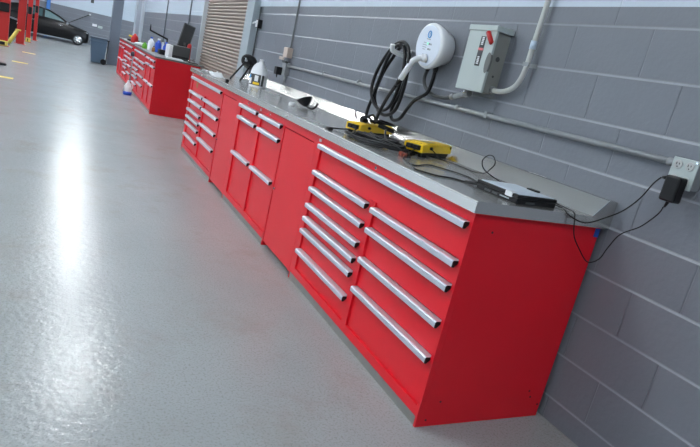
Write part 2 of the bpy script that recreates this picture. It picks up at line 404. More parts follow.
# ------------------------------------------------------------------ wall hardware
# long horizontal conduit
ZC = 1.241
t = thing('conduit', 'long horizontal grey conduit pipe running along the wall to the outlet box', 'conduit', (-.02, 2., ZC))
MB().cyl((-.024, -.208, ZC + .001), (-.024, 4.15, ZC - .018), .0125).build('pipe', GALV, t)
for y in (-.205, 1.18, 2.5, 4.1): MB().cyl((-.024, y, ZC), (-.024, y + .035, ZC), .0155).build('coupling', GALV, t)
for y in (.92, 3.2): m = MB(); m.box(-.039, -.036, y, y + .02, ZC - .02, ZC + .014); m.box(-.036, 0, y, y + .02, ZC + .0125, ZC + .016); m.build('strap', GALV, t)
# outlet box
YO = -.014
t = thing('outlet_box', 'square metal outlet box with four sockets at the right end of the conduit', 'outlet', (0, -.245, 1.155))
MB().box(-.048, 0, -.306, -.209, 1.158, 1.264, bev=.003).build('box', GALV, t)
MB().box(-.054, -.048, -.308, -.207, 1.156, 1.266, bev=.002).build('cover', GREYBOX, t)
for y in (-.233, -.279):
    for z in (1.240, 1.186):
        m = MB(); m.lathe([(.0165, 0), (.0165, .003), (.015, .004)], (-.054, y, z), (-1, 0, 0), n=20)
        k = m.build('socket', mat('socket_grey', (.46, .47, .46), .4, noise=.02) if 'socket_grey' not in bpy.data.materials else bpy.data.materials['socket_grey'], t)
        m = MB()
        for dy, w_ in ((-.0055, .0035), (.0055, .0045)): m.box(-.0595, -.0575, y + dy - .0009, y + dy + .0009, z + .003 - w_, z + .003 + w_)
        m.cyl((-.0575, y, z - .008), (-.0595, y, z - .008), .0022, n=8); m.build('slot', DARK, k)
MB().cyl((-.054, -.301, 1.258), (-.057, -.301, 1.258), .004, n=10).build('screw', CHROME, t)
# plug-in charger on the outlet
t = thing('power_adapter', 'black plug-in power adapter hanging from the outlet box', 'power adapter', (-.08, -.245, 1.1))
m = MB(); m.box(-.108, -.061, -.298, -.236, 1.102, 1.198, bev=.008); m.build('body', BLK, t)
m = MB(); m.cyl((-.086, -.238, 1.184), (-.086, -.214, 1.182), .009, .006); m.cyl((-.086, -.266, 1.103), (-.086, -.260, 1.080), .007, .004); m.build('strain_relief', BLK, t)
m = MB(); m.tube([(-.086, -.208, 1.180), (-.095, -.192, 1.15), (-.10, -.165, 1.085), (-.10, -.115, 1.02), (-.13, -.075, .975), (-.20, -.045, .935), (-.27, -.022, .950), (-.262, .02, .963), (-.235, .06, .962), (-.255, .10, .966), (-.292, .11, .972)], .0028, n=8)
tag(m.build('laptop_cable', RUB), 'black cable drooping from the side of the adapter to the laptop', 'cable')
m = MB(); m.tube([(-.086, -.256, 1.078), (-.055, -.225, 1.043), (-.04, -.165, .975), (-.05, -.10, .918), (-.05, -.066, .847), (-.05, -.045, .79), (-.10, -.035, .770), (-.17, -.035, .82), (-.22, -.030, .873), (-.245, -.030, .93), (-.24, -.012, .962), (-.205, .06, .962), (-.215, .14, .966), (-.29, .16, .972)], .0024, n=8)
tag(m.build('adapter_cord', RUB), 'thin black cord looping below the worktop edge from the adapter bottom', 'cord')

# disconnect switch
t = thing('disconnect_switch', 'grey metal safety switch box with red lever on the block wall', 'switch box', (-.05, 1.03, 1.345))
m = MB(); m.box(-.096, 0, .940, 1.150, 1.348, 1.66, bev=.003); m.build('enclosure', GREYSIDE, t)
m = MB(); m.box(-.112, -.096, .926, 1.158, 1.345, 1.664, bev=.003); m.build('cover', GREYBOX, t)
m = MB(); m.box(-.118, 0, .922, 1.162, 1.662, 1.690, bev=.002); m.build('hood', GREYBOX, t)
m = MB(); m.lathe([(.045, 0), (.045, .014)], (-.0985, .938, 1.50), (-1, 0, 0), n=28, sx=1.2, sy=.45, a0=(0, 0, 1)); m.build('recess_shade', mat('shadow_grey', (.13, .135, .13), .5, noise=.05), t)  # disc coloured dark to stand for the shaded recess in the cover edge
m = MB(); m.cyl((-.118, .938, 1.600), (-.118, .988, 1.652), .0125, .0135, n=14); m.build('lever', REDH, t)
m = MB(); m.box(-.1135, -.112, 1.000, 1.040, 1.478, 1.632); lb = m.build('warning_label', LBLACK, t)
m = MB(); m.box(-.1145, -.1135, .999, 1.041, 1.560, 1.572); m.build('red_stripe', LPINK, lb)
m = MB()
for za, zb in ((1.588, 1.622), (1.488, 1.530)):
    z = za
    while z < zb:
        m.box(-.1142, -.1135, 1.010 + rnd.random() * .003, 1.030 - rnd.random() * .003, z, z + .006); z += .0085
m.build('print', WHT, lb)
m = MB(); m.cyl((-.05, .9405, 1.53), (-.05, .938, 1.53), .013); m.build('knockout', DKGREY, t)
MB().cyl((-.05, .9405, 1.44), (-.05, .938, 1.44), .006).build('knockout', DKGREY, t)
m = MB(); m.cyl((-.10, 1.08, 1.347), (-.10, 1.08, 1.325), .007); m.cyl((-.106, 1.08, 1.328), (-.106, 1.08, 1.33), .014); m.build('latch_screw', CHROME, t)
# riser conduit right of switch
t = thing('riser_conduit', 'grey conduit curving up the wall from the right side of the switch box', 'conduit', (-.03, .72, 1.374))
m = MB(); m.tube([(-.035, .938, 1.374), (-.035, .87, 1.372), (-.035, .80, 1.390), (-.035, .752, 1.43), (-.035, .728, 1.50), (-.034, .722, 1.62), (-.032, .712, 1.84), (-.032, .69, 2.4), (-.032, .69, H)], .0135, n=14); m.build('pipe', PVC, t)
MB().cyl((-.035, .939, 1.374), (-.035, .918, 1.374), .019, n=8).build('connector', GALV, t)
m = MB(); m.cyl((-.0345, .722, 1.60), (-.0345, .7215, 1.64), .0165); m.build('coupling', mat('silver_tape', (.55, .64, .75), .3, metal=.3, noise=.3, nscale=120), t)
m = MB(); m.box(-.05, -.047, .70, .742, 1.515, 1.535); m.box(-.004, 0, .69, .742, 1.515, 1.535); m.build('strap', GALV, t)

# EV charger
cy, cz = 1.530, 1.560
t = thing('car_charger', 'round white electric car charging station mounted on the block wall', 'charger', (0, cy, cz - .15))
ax = Vector((-1, .06, -.06)).normalized(); a0 = Vector((0, -.10, 1)); a0 = (a0 - ax * a0.dot(ax)).normalized()
m = MB(); m.lathe([(.104, 0), (.108, .02), (.126, .05), (.141, .082), (.146, .102), (.142, .115), (.131, .121)], (0, cy - .01, cz), ax, n=48, sx=.93, sy=1.12, a0=a0)
m.build('housing', WHT, t)
fc = Vector((0, cy - .01, cz)) + ax * .1211
m = MB(); m.lathe([(.129, 0), (.129, .0015), (.125, .0025)], fc, ax, n=48, sx=.93, sy=1.12, a0=a0); fp = m.build('face_plate', WHTF, t)
bt = ax.cross(a0)   # sideways on the face
def face(u, v): return fc + a0 * v + bt * u + ax * .003
sgn = 1 if bt.y > 0 else -1
def fbox(m, u, v, du, dv, th=.0008):
    n = len(m.v); m.box(-th, 0, -du / 2, du / 2, -dv / 2, dv / 2)
    M = Matrix.Translation(face(sgn * u, v)) @ Matrix((( -ax.x, bt.x * sgn, a0.x), (-ax.y, bt.y * sgn, a0.y), (-ax.z, bt.z * sgn, a0.z))).to_4x4()
    m.xf(M, n)
m = MB(); pts = [face(sgn * (.0 + .019 * math.cos(q)), .066 + .019 * math.sin(q)) for q in [PI * 2 * k / 20 for k in range(21)]]
m.tube(pts, .0042, n=6, sub=1); fbox(m, 0, .066, .008, .016); m.build('emblem', LBLUE, fp)
m = MB(); fbox(m, 0, .038, .05, .005)
for i, w_ in enumerate((.034, .050, .050, .03)): fbox(m, .035, .014 - i * .013, w_, .004)
for v in (.012, -.018): fbox(m, -.032, v, .034, .010)
fbox(m, .02, -.055, .03, .006); fbox(m, .01, -.08, .04, .006); m.build('print', LGREY, fp)
m = MB(); fbox(m, 0, .012, .012, .012, .002); m.build('status_light', LED, fp)
m = MB()
for v in (.012, -.018): fbox(m, -.018, v, .008, .008, .002)
m.build('button', LBLACK, fp)
m = MB(); m.cyl((-.06, 1.475, 1.465), (-.06, 1.472, 1.410), .019, .015); m.cyl((-.05, 1.565, 1.47), (-.045, 1.583, 1.413), .015, .013); m.build('cable_gland', BLK, t)
# charging connector parked in the charger
t2 = thing('charging_connector', 'white charging handle plugged into the lower front of the car charger', 'connector', (-.2, 1.5, 1.40))
m = MB(); m.tube([(-.135, 1.510, 1.475), (-.165, 1.520, 1.468), (-.192, 1.535, 1.445), (-.20, 1.565, 1.395), (-.20, 1.615, 1.325)], .0185, n=14); m.build('handle', WHT, t2)
m = MB(); m.cyl((-.124, 1.505, 1.478), (-.150, 1.514, 1.472), .026, .023); m.build('nose', WHT, t2)
m = MB(); m.box(-.222, -.205, 1.54, 1.56, 1.425, 1.445, bev=.003); m.build('release_button', BLK, t2)
m = MB(); m.cyl((-.20, 1.608, 1.330), (-.198, 1.66, 1.283), .018, .012); m.build('cable_boot', BLK, t2)
# cable: from connector down, then coils hung on the hook, back up to charger gland
def loop(cy, cz, hw, hh, n, a_off, x0, x1, tilt=.2):
    r = []
    for k in range(n):
        q = a_off + 2 * PI * k / 12
        u, v = hw * math.cos(q), hh * math.sin(q)
        r.append((x0 + (x1 - x0) * k / n, cy + u + tilt * v * -1 * .3, cz + v))
    return r
m = MB()
pts = [(-.198, 1.655, 1.285), (-.18, 1.76, 1.19), (-.17, 1.83, 1.10), (-.16, 1.875, 1.03), (-.15, 1.90, .985)]
pts += [(-.14, 2.03, .978), (-.12, 2.10, 1.05), (-.11, 2.09, 1.16)]
pts += [(-.10, 2.06, 1.32), (-.10, 2.01, 1.46), (-.10, 1.93, 1.535), (-.10, 1.83, 1.52), (-.11, 1.765, 1.42), (-.12, 1.75, 1.28), (-.12, 1.80, 1.15), (-.12, 1.90, 1.10), (-.12, 2.03, 1.13), (-.11, 2.13, 1.22), (-.09, 2.14, 1.36), (-.08, 2.04, 1.51), (-.08, 1.92, 1.565), (-.09, 1.80, 1.53), (-.10, 1.73, 1.42), (-.11, 1.70, 1.28), (-.11, 1.74, 1.13), (-.11, 1.86, 1.075), (-.10, 2.00, 1.10), (-.09, 2.10, 1.19), (-.07, 2.09, 1.34), (-.06, 2.02, 1.46), (-.06, 1.93, 1.54), (-.06, 1.82, 1.50), (-.06, 1.785, 1.38), (-.07, 1.80, 1.24), (-.08, 1.84, 1.12), (-.08, 1.80, 1.06), (-.075, 1.72, 1.08), (-.07, 1.66, 1.16), (-.07, 1.60, 1.22), (-.06, 1.50, 1.28), (-.06, 1.475, 1.36), (-.06, 1.474, 1.41)]
m.tube(pts, .0118, n=10, sub=7)
tag(m.build('charging_cable', RUB), 'thick black charging cable coiled on the wall hook beside the charger', 'cable')
t = thing('cable_hook', 'white plastic hook holding the coiled charging cable', 'hook', (0, 1.95, 1.50))
m = MB(); m.box(-.012, 0, 1.89, 1.96, 1.44, 1.53, bev=.006); m.build('back_plate', WHT, t)
m = MB(); m.tube([(-.01, 1.925, 1.48), (-.06, 1.925, 1.485), (-.12, 1.925, 1.495), (-.135, 1.925, 1.510), (-.140, 1.92, 1.535)], .017, n=12); m.build('prong', WHT, t)
# flexible feed
t = thing('flexible_conduit', 'grey flexible conduit looping from the charger to the switch box', 'conduit', (-.04, 1.4, 1.27))
m = MB(); m.tube([(-.045, 1.585, 1.415), (-.04, 1.60, 1.36), (-.04, 1.56, 1.31), (-.04, 1.46, 1.276), (-.04, 1.34, 1.275), (-.04, 1.26, 1.292)], .0115, n=12); m.build('hose', DKGREY, t)
m = MB(); m.cyl((-.04, 1.27, 1.290), (-.04, 1.24, 1.297), .018, n=8); m.cyl((-.04, 1.24, 1.297), (-.05, 1.12, 1.325), .0145); m.cyl((-.05, 1.13, 1.322), (-.05, 1.095, 1.330), .0185, n=8); m.build('fitting', GALV, t)

# far vertical conduit with boxes, switch near shutter
t = thing('vertical_conduit', 'thin vertical conduit dropping from the ceiling to the tan box', 'conduit', (-.02, 4.18, 1.36))
MB().cyl((-.02, 4.182, 1.38), (-.02, 4.182, H), .009).build('pipe', mat('conduit_dark', (.22, .24, .25), .5, noise=.05), t)
t = thing('junction_box', 'tan junction box with an open flap above the far outlet', 'junction box', (-.03, 4.22, 1.27))
m = MB(); m.box(-.06, 0, 4.15, 4.27, 1.30, 1.40, bev=.006); m.build('box', TAN, t)
m = MB(); m.box(-.07, -.06, 4.20, 4.34, 1.268, 1.30, bev=.004); m.build('flap', TAN, t)
m = MB(); m.box(-.05, 0, 4.18, 4.28, 1.245, 1.266); m.build('seal', DKGREY, t)
t = thing('wall_outlet', 'grey metal outlet box with a short post at the far end of the conduit', 'outlet', (-.03, 4.21, 1.0))
m = MB(); m.box(-.05, 0, 4.15, 4.26, 1.13, 1.243, bev=.004); m.build('box', GALV, t)
m = MB(); m.cyl((-.02, 4.2, 1.035), (-.02, 4.2, 1.13), .012); m.build('post', GALV, t)
t = thing('plug', 'small black plug sticking out left of the far wall outlet', 'plug', (-.1, 4.30, 1.1))
m = MB(); m.box(-.11, -.0495, 4.225, 4.305, 1.115, 1.195, bev=.006); m.build('body', BLK, t)
m = MB(); m.cyl((-.085, 4.27, 1.117), (-.08, 4.27, 1.085), .008, .005); m.build('strain_relief', BLK, t)
t = thing('door_switch', 'small black and white control switch beside the shutter frame', 'switch', (-.04, 5.5, 1.55))
m = MB(); m.box(-.05, 0, 5.36, 5.44, 1.555, 1.655, bev=.005); m.build('box', BLK, t)
m = MB(); m.box(-.058, -.05, 5.37, 5.43, 1.565, 1.645, bev=.003); m.cyl((-.06, 5.43, 1.62), (-.07, 5.50, 1.60), .008); m.build('plate', WHT, t)
m = MB(); m.cyl((-.012, 5.47, 1.0), (-.012, 5.47, 1.80), .007); m.cyl((-.012, 5.47, 1.60), (-.012, 5.44, 1.60), .008)
tag(m.build('wall_tube', DKGREY), 'thin dark tube on the wall below the shutter switch', 'tube')

# ------------------------------------------------------------------ things on the worktop
def rz(o, a): return Matrix.Translation(Vector(o)) @ Matrix.Rotation(a, 4, 'Z')
ZW = .9572
# laptop
M0 = rz((-.519, .023, ZW), .054)
t = thing('laptop', 'closed rugged black laptop with silver lid on the near end of the worktop', 'laptop', (-.41, .14, ZW))
m = MB(); m.box(.003, .218, .004, .233, .001, .021, bev=.004); m.build('base', BLK, t) if False else None
def bl(name, mt, fn, parent, M):
    m = MB(); fn(m); m.xf(M); return m.build(name, mt, parent)
bs = bl('base', BLK, lambda m: m.box(.002, .222, .002, .236, 0, .021, bev=.004), t, M0)
bl('port', DKGREY, lambda m: (m.box(.0005, .002, .15, .185, .006, .014), m.box(.0005, .002, .11, .14, .006, .014), m.box(.05, .10, .0005, .002, .006, .014)), bs, M0)
bl('print', LGREY, lambda m: [m.box(.0008, .002, .045 + k * .0075, .050 + k * .0075, .009, .014) for k in range(7)], bs, M0)
ld_ = bl('lid', BLK, lambda m: m.box(0, .222, 0, .238, .0225, .037, bev=.004), t, M0)
bl('lid_plate', LID, lambda m: (m.box(.014, .212, .010, .230, .037, .0395, bev=.001), m.box(.03, .19, .05, .19, .0395, .041, bev=.0008)), ld_, M0)
bl('latch', WHT, lambda m: m.box(-.004, .030, .030, .068, .020, .0405, bev=.003), ld_, M0)
bl('hinge', BLK, lambda m: m.box(.185, .215, .09, .14, .037, .047, bev=.003), t, M0)

def tester(org, ang, L, W, label, covered=False):
    M = rz(org, ang)
    t = thing('battery_tester', label, 'tester', org, 'yellow battery testers')
    def shell(m):
        m.box(.012, L, 0, W, .026, .070, bev=.006); m.box(0, .03, 0, .012, .026, .066, bev=.004); m.box(0, .03, W - .012, W, .026, .066, bev=.004); m.box(0, .03, 0, W, .026, .034, bev=.002)
        m.box(.05, L - .01, .012, W - .012, .070, .074, bev=.0018)
    bl('shell', YEL, shell, t, M)
    bl('window', mat('amber%d' % int(L * 1000 + org[1] * 10), (.25, .17, .02), .3, noise=.1), lambda m: m.box(.10, .19, .03, W - .03, .0735, .0755), t, M)
    bl('base', BLK, lambda m: (m.box(.02, L - .02, .006, W - .006, .010, .028, bev=.003),), t, M)
    for a, b in ((.03, .012), (.03, W - .035), (L - .08, .010), (L - .08, W - .035)):
        bl('foot', BLK, lambda m: m.box(a, a + .055, b, b + .024, 0, .014, bev=.003), t, M)
    bl('socket_block', BLK, lambda m: (m.box(-.014, .014, .020, W * .48, .036, .060, bev=.003), m.box(-.012, .014, W * .54, W - .018, .036, .060, bev=.003)), t, M)
    bl('jack', BLK, lambda m: (m.cyl((.085, .001, .052), (.085, -.012, .052), .008), m.cyl((L - .02, -.001, .060), (L - .02, .01, .060), .008)), t, M)
    return t
tester((-.405, .885, ZW),   .50, .348, .115, 'yellow battery tester with black base, clear of cables, nearer the laptop')
tester((-.525, 1.375, ZW), .50, .37, .105, 'yellow battery tester half buried under its black cables, farther back')
# cables of the near tester / laptop on the worktop
z = ZW + .0035
m = MB(); m.tube([(-.44, .885, 1.005), (-.50, .86, .975), (-.60, .74, z), (-.645, .592, z), (-.60, .60, z), (-.492, .665, z), (-.423, .585, z), (-.395, .49, z), (-.42, .40, z), (-.47, .285, .967), (-.470, .262, .970)], .0028, n=8)
tag(m.build('lead', RUB), 'thin black lead curving from the clear tester toward the laptop front', 'cable')
m = MB(); m.tube([(-.645, .598, z), (-.69, .50, z), (-.693, .464, z), (-.641, .395, z), (-.56, .385, z), (-.51, .331, z), (-.49, .275, .970)], .0034, n=8)
m.cyl((-.52, .345, z), (-.495, .27, .972), .008, .006)
tag(m.build('usb_cable', RUB), 'black cable near the worktop front edge ending in a plug at the laptop', 'cable')
m = MB(); m.tube([(-.33, .915, 1.008), (-.31, .90, .99), (-.225, .96, z), (-.212, .884, z), (-.215, .76, z), (-.22, .66, .962), (-.27, .53, .985), (-.30, .471, 1.012), (-.30, .447, 1.045), (-.30, .471, 1.074), (-.30, .51, 1.070), (-.30, .537, 1.037), (-.29, .514, 1.000), (-.25, .44, .970), (-.24, .38, z), (-.29, .30, .968), (-.33, .268, .972)], .0026, n=8)
tag(m.build('looped_lead', RUB), 'thin black lead with a raised loop standing behind the laptop', 'cable')
# pile of clamp cables
m = MB()
def flat(cx, cy, ang, a, b, z0, turns, seed):
    r = random.Random(seed); pts = []
    for k in range(int(turns * 10)):
        q = 2 * PI * k / 10; aa = a * (1 + r.uniform(-.12, .12)); bb = b * (1 + r.uniform(-.25, .25))
        u, v = aa * math.cos(q), bb * math.sin(q)
        pts.append((cx + u * math.cos(ang) - v * math.sin(ang), cy + u * math.sin(ang) + v * math.cos(ang), z0 + r.uniform(0, .022)))
    return pts
m.tube(flat(-.585, 1.06, 1.95, .20, .045, ZW + .008, 3.6, 1), .0068, n=8, sub=4)
m.tube(flat(-.545, 1.08, 1.90, .17, .035, ZW + .022, 3.0, 5), .0065, n=8, sub=4)
m.tube(flat(-.50, 1.12, 1.7, .13, .04, ZW + .03, 2.0, 9), .005, n=8, sub=4)
m.tube([(-.42, 1.27, 1.03), (-.46, 1.20, 1.02), (-.50, 1.10, .99), (-.52, .99, .985), (-.50, .93, .975)], .006, n=8)
m.tube([(-.53, 1.40, 1.0), (-.57, 1.36, .985), (-.62, 1.27, .98), (-.63, 1.20, .968)], .005, n=8)
tag(m.build('cable_pile', RUB), 'tangled pile of black clamp cables in front of the buried tester', 'cables')
m = MB(); m.tube([(-.52, 1.40, 1.0), (-.58, 1.46, .975), (-.66, 1.50, .963), (-.70, 1.46, .962), (-.695, 1.435, .962)], .004, n=8)
m.cyl((-.697, 1.45, .966), (-.690, 1.405, .966), .009, .011)
tag(m.build('power_plug', RUB), 'black cord with a plug lying at the worktop front edge', 'plug')
# black bundle on the far tester
t = thing('cable_bundle', 'black cable bundle and clamps lying on top of the buried tester', 'cables', (-.38, 1.48, 1.03))
m = MB()
for k in range(9):
    a = Vector((-.46 + rnd.uniform(-.05, .05), 1.42 + rnd.uniform(-.04, .04), 1.038 + rnd.uniform(0, .03))); b_ = a + Vector((rnd.uniform(.05, .17), rnd.uniform(.02, .12), rnd.uniform(-.006, .01)))
    mid = (a + b_) / 2 + Vector((rnd.uniform(-.03, .03), rnd.uniform(-.03, .03), rnd.uniform(0, .02)))
    m.tube([a, mid, b_], .006, n=8)
m.build('loops', RUB, t)
m = MB(); m.cyl((-.50, 1.50, 1.045), (-.455, 1.62, 1.075), .006); m.build('probe', BLK, t)
MB().cyl((-.40, 1.40, 1.04), (-.31, 1.36, 1.02), .014, .012).build('clamp', BLK, t)
MB().box(-.50, -.46, 1.42, 1.47, 1.035, 1.062, bev=.008).build('clip_head', BLK, t)
for i, (x, y, a) in enumerate(((-.53, .865, .4), (-.555, .815, .7))):
    M = rz((x, y, ZW), a)
    t = thing('cable_clamp', ['copper and red cable clamp beside the clear tester, closer to the tester', 'copper and red cable clamp nearer the worktop front edge'][i], 'clamp', (x, y, ZW), 'cable clamps by the clear tester')
    for a_, b_ in ((-.010, -.002), (.004, .012)): bl('jaw', COPPER, lambda m: m.box(-.02, .03, a_, b_, .002, .020, bev=.003), t, M)
    for a_, b_ in ((-.012, -.002), (.004, .014)): bl('grip', BLK, lambda m: m.box(.028, .068, a_, b_, .001, .022, bev=.004), t, M)
    bl('pivot', CHROME, lambda m: m.cyl((.028, -.006, .011), (.028, .008, .011), .007), t, M)
# white cloth behind far tester
m = MB(); vs = []; r = random.Random(3); nx, ny = 9, 7
for i in range(nx):
    for j in range(ny): vs.append((-.30 + .18 * i / (nx - 1), 1.60 + .15 * j / (ny - 1), ZW + .004 + .045 * (1 - abs(i / (nx - 1) * 2 - 1)) * r.uniform(.6, 1.2)))
m.add(vs, [(i * ny + j, (i + 1) * ny + j, (i + 1) * ny + j + 1, i * ny + j + 1) for i in range(nx - 1) for j in range(ny - 1)], 0, True)
o = m.build('cloth', PAPER); sd = o.modifiers.new('s', 'SOLIDIFY'); sd.thickness = .003; sd.offset = 1
tag(o, 'crumpled white rag behind the buried tester under the charging cable', 'cloth')
# funnel / black cup
t = thing('funnel', 'black funnel with a curved spout lying on the middle of the worktop', 'funnel', (-.37, 2.70, ZW))
ax = Vector((-.25, .35, .75)).normalized(); o_ = Vector((-.355, 2.66, ZW + .018))
m = MB(); m.lathe([(.012, -.006), (.020, 0), (.046, .030), (.060, .052), (.063, .056), (.060, .057), (.044, .034), (.016, .006)], o_, ax, n=28); m.build('cone', BLK, t)
m = MB(); m.tube([o_ + Vector((.0, .0, .0)), (-.350, 2.60, ZW + .010), (-.340, 2.555, ZW + .014), (-.325, 2.535, ZW + .035), (-.32, 2.53, ZW + .062)], .0085, n=12); m.build('spout', BLK, t)
m = MB(); m.lathe([(.0, 0), (.030, 0), (.034, .004), (.033, .014), (.024, .020), (.012, .017), (.0, .016)], (-.455, 2.705, ZW), (0, 0, 1), n=20, sx=1, sy=.75)
tag(m.build('small_dish', WHT), 'small white dish beside the black funnel', 'dish')
# white jug on the worktop
def jug(loc, ang, s, label, low=None):
    t = thing('jug', label, 'jug', loc, 'white plastic jugs')
    x, y, z = loc; a0 = (math.cos(ang), math.sin(ang), 0)
    m = MB(); m.lathe([(.068 * s, 0), (.074 * s, .006 * s), (.075 * s, .13 * s), (.072 * s, .15 * s), (.052 * s, .195 * s), (.030 * s, .235 * s), (.019 * s, .252 * s), (.019 * s, .258 * s)], loc, (0, 0, 1), n=32, a0=a0, sq=.55)
    m.build('body', WHT, t)
    m = MB(); m.lathe([(.021 * s, .256 * s), (.022 * s, .274 * s), (.020 * s, .276 * s)], loc, n=20); m.build('cap', WHT, t)
    m = MB(); c, e = math.cos(ang), math.sin(ang)
    P = lambda u, h: (x + u * s * c, y + u * s * e, z + h * s)
    m.tube([P(.072, .12), P(.086, .15), (P(.070, .195)), P(.040, .232)], .010 * s, n=10); m.build('grip', WHT, t)
    return t
j1 = jug((-.33, 4.06, ZW), 2.35, .98, 'white gallon jug with printed label on the far worktop')
ORG = tuple(j1.location)
def wrap(parent, loc, r, z0, z1, a, b, mt, name, ang, sq=.55, n=14):
    m = MB(); vs = []
    for h in (z0, z1):
        for k in range(n + 1):
            q = a + (b - a) * k / n; c, e = abs(math.cos(q)), abs(math.sin(q)); f = 1 + sq * (1 / max(c, e) - 1)
            vs.append((loc[0] + r * f * math.cos(q + ang), loc[1] + r * f * math.sin(q + ang), loc[2] + h))
    m.add(vs, [(k, k + 1, n + 2 + k, n + 1 + k) for k in range(n)]); o = m.build(name, mt, parent)
    sd = o.modifiers.new('s', 'SOLIDIFY'); sd.thickness = .0008; sd.offset = 0; return o
LDARK = mat('label_dark', (.05, .055, .05), .4, noise=.3, nscale=40)
JL = (-.33, 4.06, ZW)
def wr(z0, z1, a, b, mt, name, r, p=None): return wrap(p or j1, JL, r, z0, z1, a, b, mt, name, 2.35)
lab = wr(.020, .125, -.2 + .55, 2.75, LDARK, 'label', .0745)
wr(.030, .085, .42, 1.1, WHT, 'label_panel', .0750, lab); wr(.080, .112, .45, .95, LBLUE, 'label_patch', .0752, lab)
wr(.028, .050, 1.35, 2.2, YEL, 'label_band', .0752, lab); wr(.060, .115, 1.5, 2.0, WHT, 'label_print', .0752, lab)
# black stand
t = thing('stand', 'black round-headed stand on two slanting legs at the far end of the worktop', 'stand', (-.40, 4.6, ZW))
m = MB(); hd = Vector((-.255, 4.73, 1.165)); m.lathe([(.02, -.040), (.09, -.036), (.115, -.015), (.118, .010), (.105, .030), (.05, .042), (.01, .044)], hd, Vector((.25, .5, .7)), n=28, sx=.9, sy=.75); m.build('head', BLK, t)
for a, b_ in (((-.475, 4.56, ZW + .006), (-.315, 4.70, 1.150)), ((-.365, 4.575, ZW + .006), (-.235, 4.70, 1.150))):
    m = MB(); m.cyl(a, b_, .010); m.build('leg', BLK, t)
m = MB(); m.box(-.325, -.295, 4.66, 4.72, 1.165, 1.205, bev=.004); m.build('bracket', CHROME, t)
m = MB(); m.box(-.685, -.655, 3.90, 3.945, ZW, ZW + .028, bev=.004)
tag(m.build('magnet_block', BLK), 'small black block at the front edge of the far worktop', 'block')
m = MB(); vs = []; nx, ny = 8, 6; r = random.Random(11)
for i in range(nx):
    for j in range(ny): vs.append((-.70 + .12 * j / (ny - 1), 4.35 + .62 * i / (nx - 1), ZW + .003 + r.uniform(.005, .05) * (1 - abs(i / (nx - 1) * 2 - 1) ** 2)))
m.add(vs, [(i * ny + j, (i + 1) * ny + j, (i + 1) * ny + j + 1, i * ny + j + 1) for i in range(nx - 1) for j in range(ny - 1)], 0, True)
o = m.build('paper_towel', PAPER); sd = o.modifiers.new('s', 'SOLIDIFY'); sd.thickness = .002; sd.offset = 1
tag(o, 'flattened white paper towel on the far end of the worktop', 'paper towel')

# ------------------------------------------------------------------ second bank of cabinets
ZB = .860
c2 = cab_six(7.96, 9.15, 'red drawer cabinet with bare end panel, near end of the second row', ZB, False)
c2.location.x -= .04
c2 = cab_eleven(9.155, 10.90, 'red many-drawer cabinet behind the end one in the second row', ZB, badge=False)
c2.location.x -= .04
c2 = cab_eleven(11.25, 12.85, 'red many-drawer cabinet just beyond the gap in the second row', ZB, badge=False)
c2.location.x -= .04
c2 = cab_six(12.855, 14.35, 'red drawer cabinet at the very far end beside the grey column', ZB, False)
c2.location.x -= .04
GTOP = mat('grey_bench_top', (.16, .16, .155), .4, metal=.2, noise=.1)
for a, b, l in ((7.94, 10.91, 'thin grey worktop of the near part of the second cabinet row'), (11.24, 14.37, 'thin grey worktop of the far part of the second row')):
    tag(MB().box(-.770, -.02, a, b, ZB + .0005, ZB + .026, bev=.002).build('bench_top', GTOP), l, 'worktop')
ZT2 = ZB + .0265
t = thing('printer', 'dark grey boxy machine with a white side on the second bench', 'printer', (-.36, 8.45, ZT2))
m = MB(); m.box(-.46, -.19, 8.36, 8.72, ZT2, ZT2 + .215, bev=.012); m.build('body', DKGREY, t)
m = MB(); m.box(-.52, -.462, 8.36, 8.72, ZT2, ZT2 + .205, bev=.008); m.build('side_panel', WHT, t)
m = MB(); m.box(-.45, -.21, 8.354, 8.36, ZT2 + .03, ZT2 + .06); m.build('slot', DARK, t)
t = thing('display_screen', 'tall tilted black screen behind the grey machine', 'screen', (-.2, 8.86, ZT2))
m = MB(); n0 = 0; m.box(-.135, .065, -.02, .02, .14, .60, bev=.008); M = Matrix.Translation((-.22, 8.92, ZT2)) @ Matrix.Rotation(.22, 4, 'Y') @ Matrix.Rotation(-.2, 4, 'X'); m.xf(M); m.build('panel', DKGREY, t)
m = MB(); m.box(-.12, .05, -.0215, -.02, .16, .58); m.xf(M); m.build('glass', mat('screen_glass', (.035, .037, .04), .25, noise=.05), t)
m = MB(); m.cyl((-.19, 8.93, ZT2 + .01), (-.19, 8.93, ZT2 + .28), .02); m.box(-.28, -.10, 8.84, 9.0, ZT2, ZT2 + .012, bev=.003); m.build('foot', BLK, t)
m = MB(); m.lathe([(.03, 0), (.035, .01), (.035, .25), (.02, .28)], (-.13, 8.80, ZT2), n=16); tag(m.build('red_cylinder', REDH), 'small red item beside the tilted screen', 'container')
t = thing('paper_stack', 'white papers on the bench corner in front of the grey machine', 'paper', (-.45, 8.1, ZT2))
m = MB(); m.box(-.57, -.33, 8.05, 8.28, ZT2, ZT2 + .020, bev=.002); m.build('sheets', PAPER, t)
t = thing('wrench', 'shiny metal tool lying on the bench corner nearest the shutter', 'tool', (-.2, 8.15, ZT2))
m = MB(); m.cyl((-.29, 7.99, ZT2 + .012), (-.14, 8.30, ZT2 + .05), .011); m.lathe([(.02, -.006), (.024, 0), (.02, .006)], (-.14, 8.30, ZT2 + .05), n=14); m.build('shaft', CHROME, t)
tag(MB().box(-.25, -.10, 8.05, 8.22, ZT2, ZT2 + .012, bev=.003).build('tray', BLK), 'flat black tray under the shiny metal tool', 'tray')
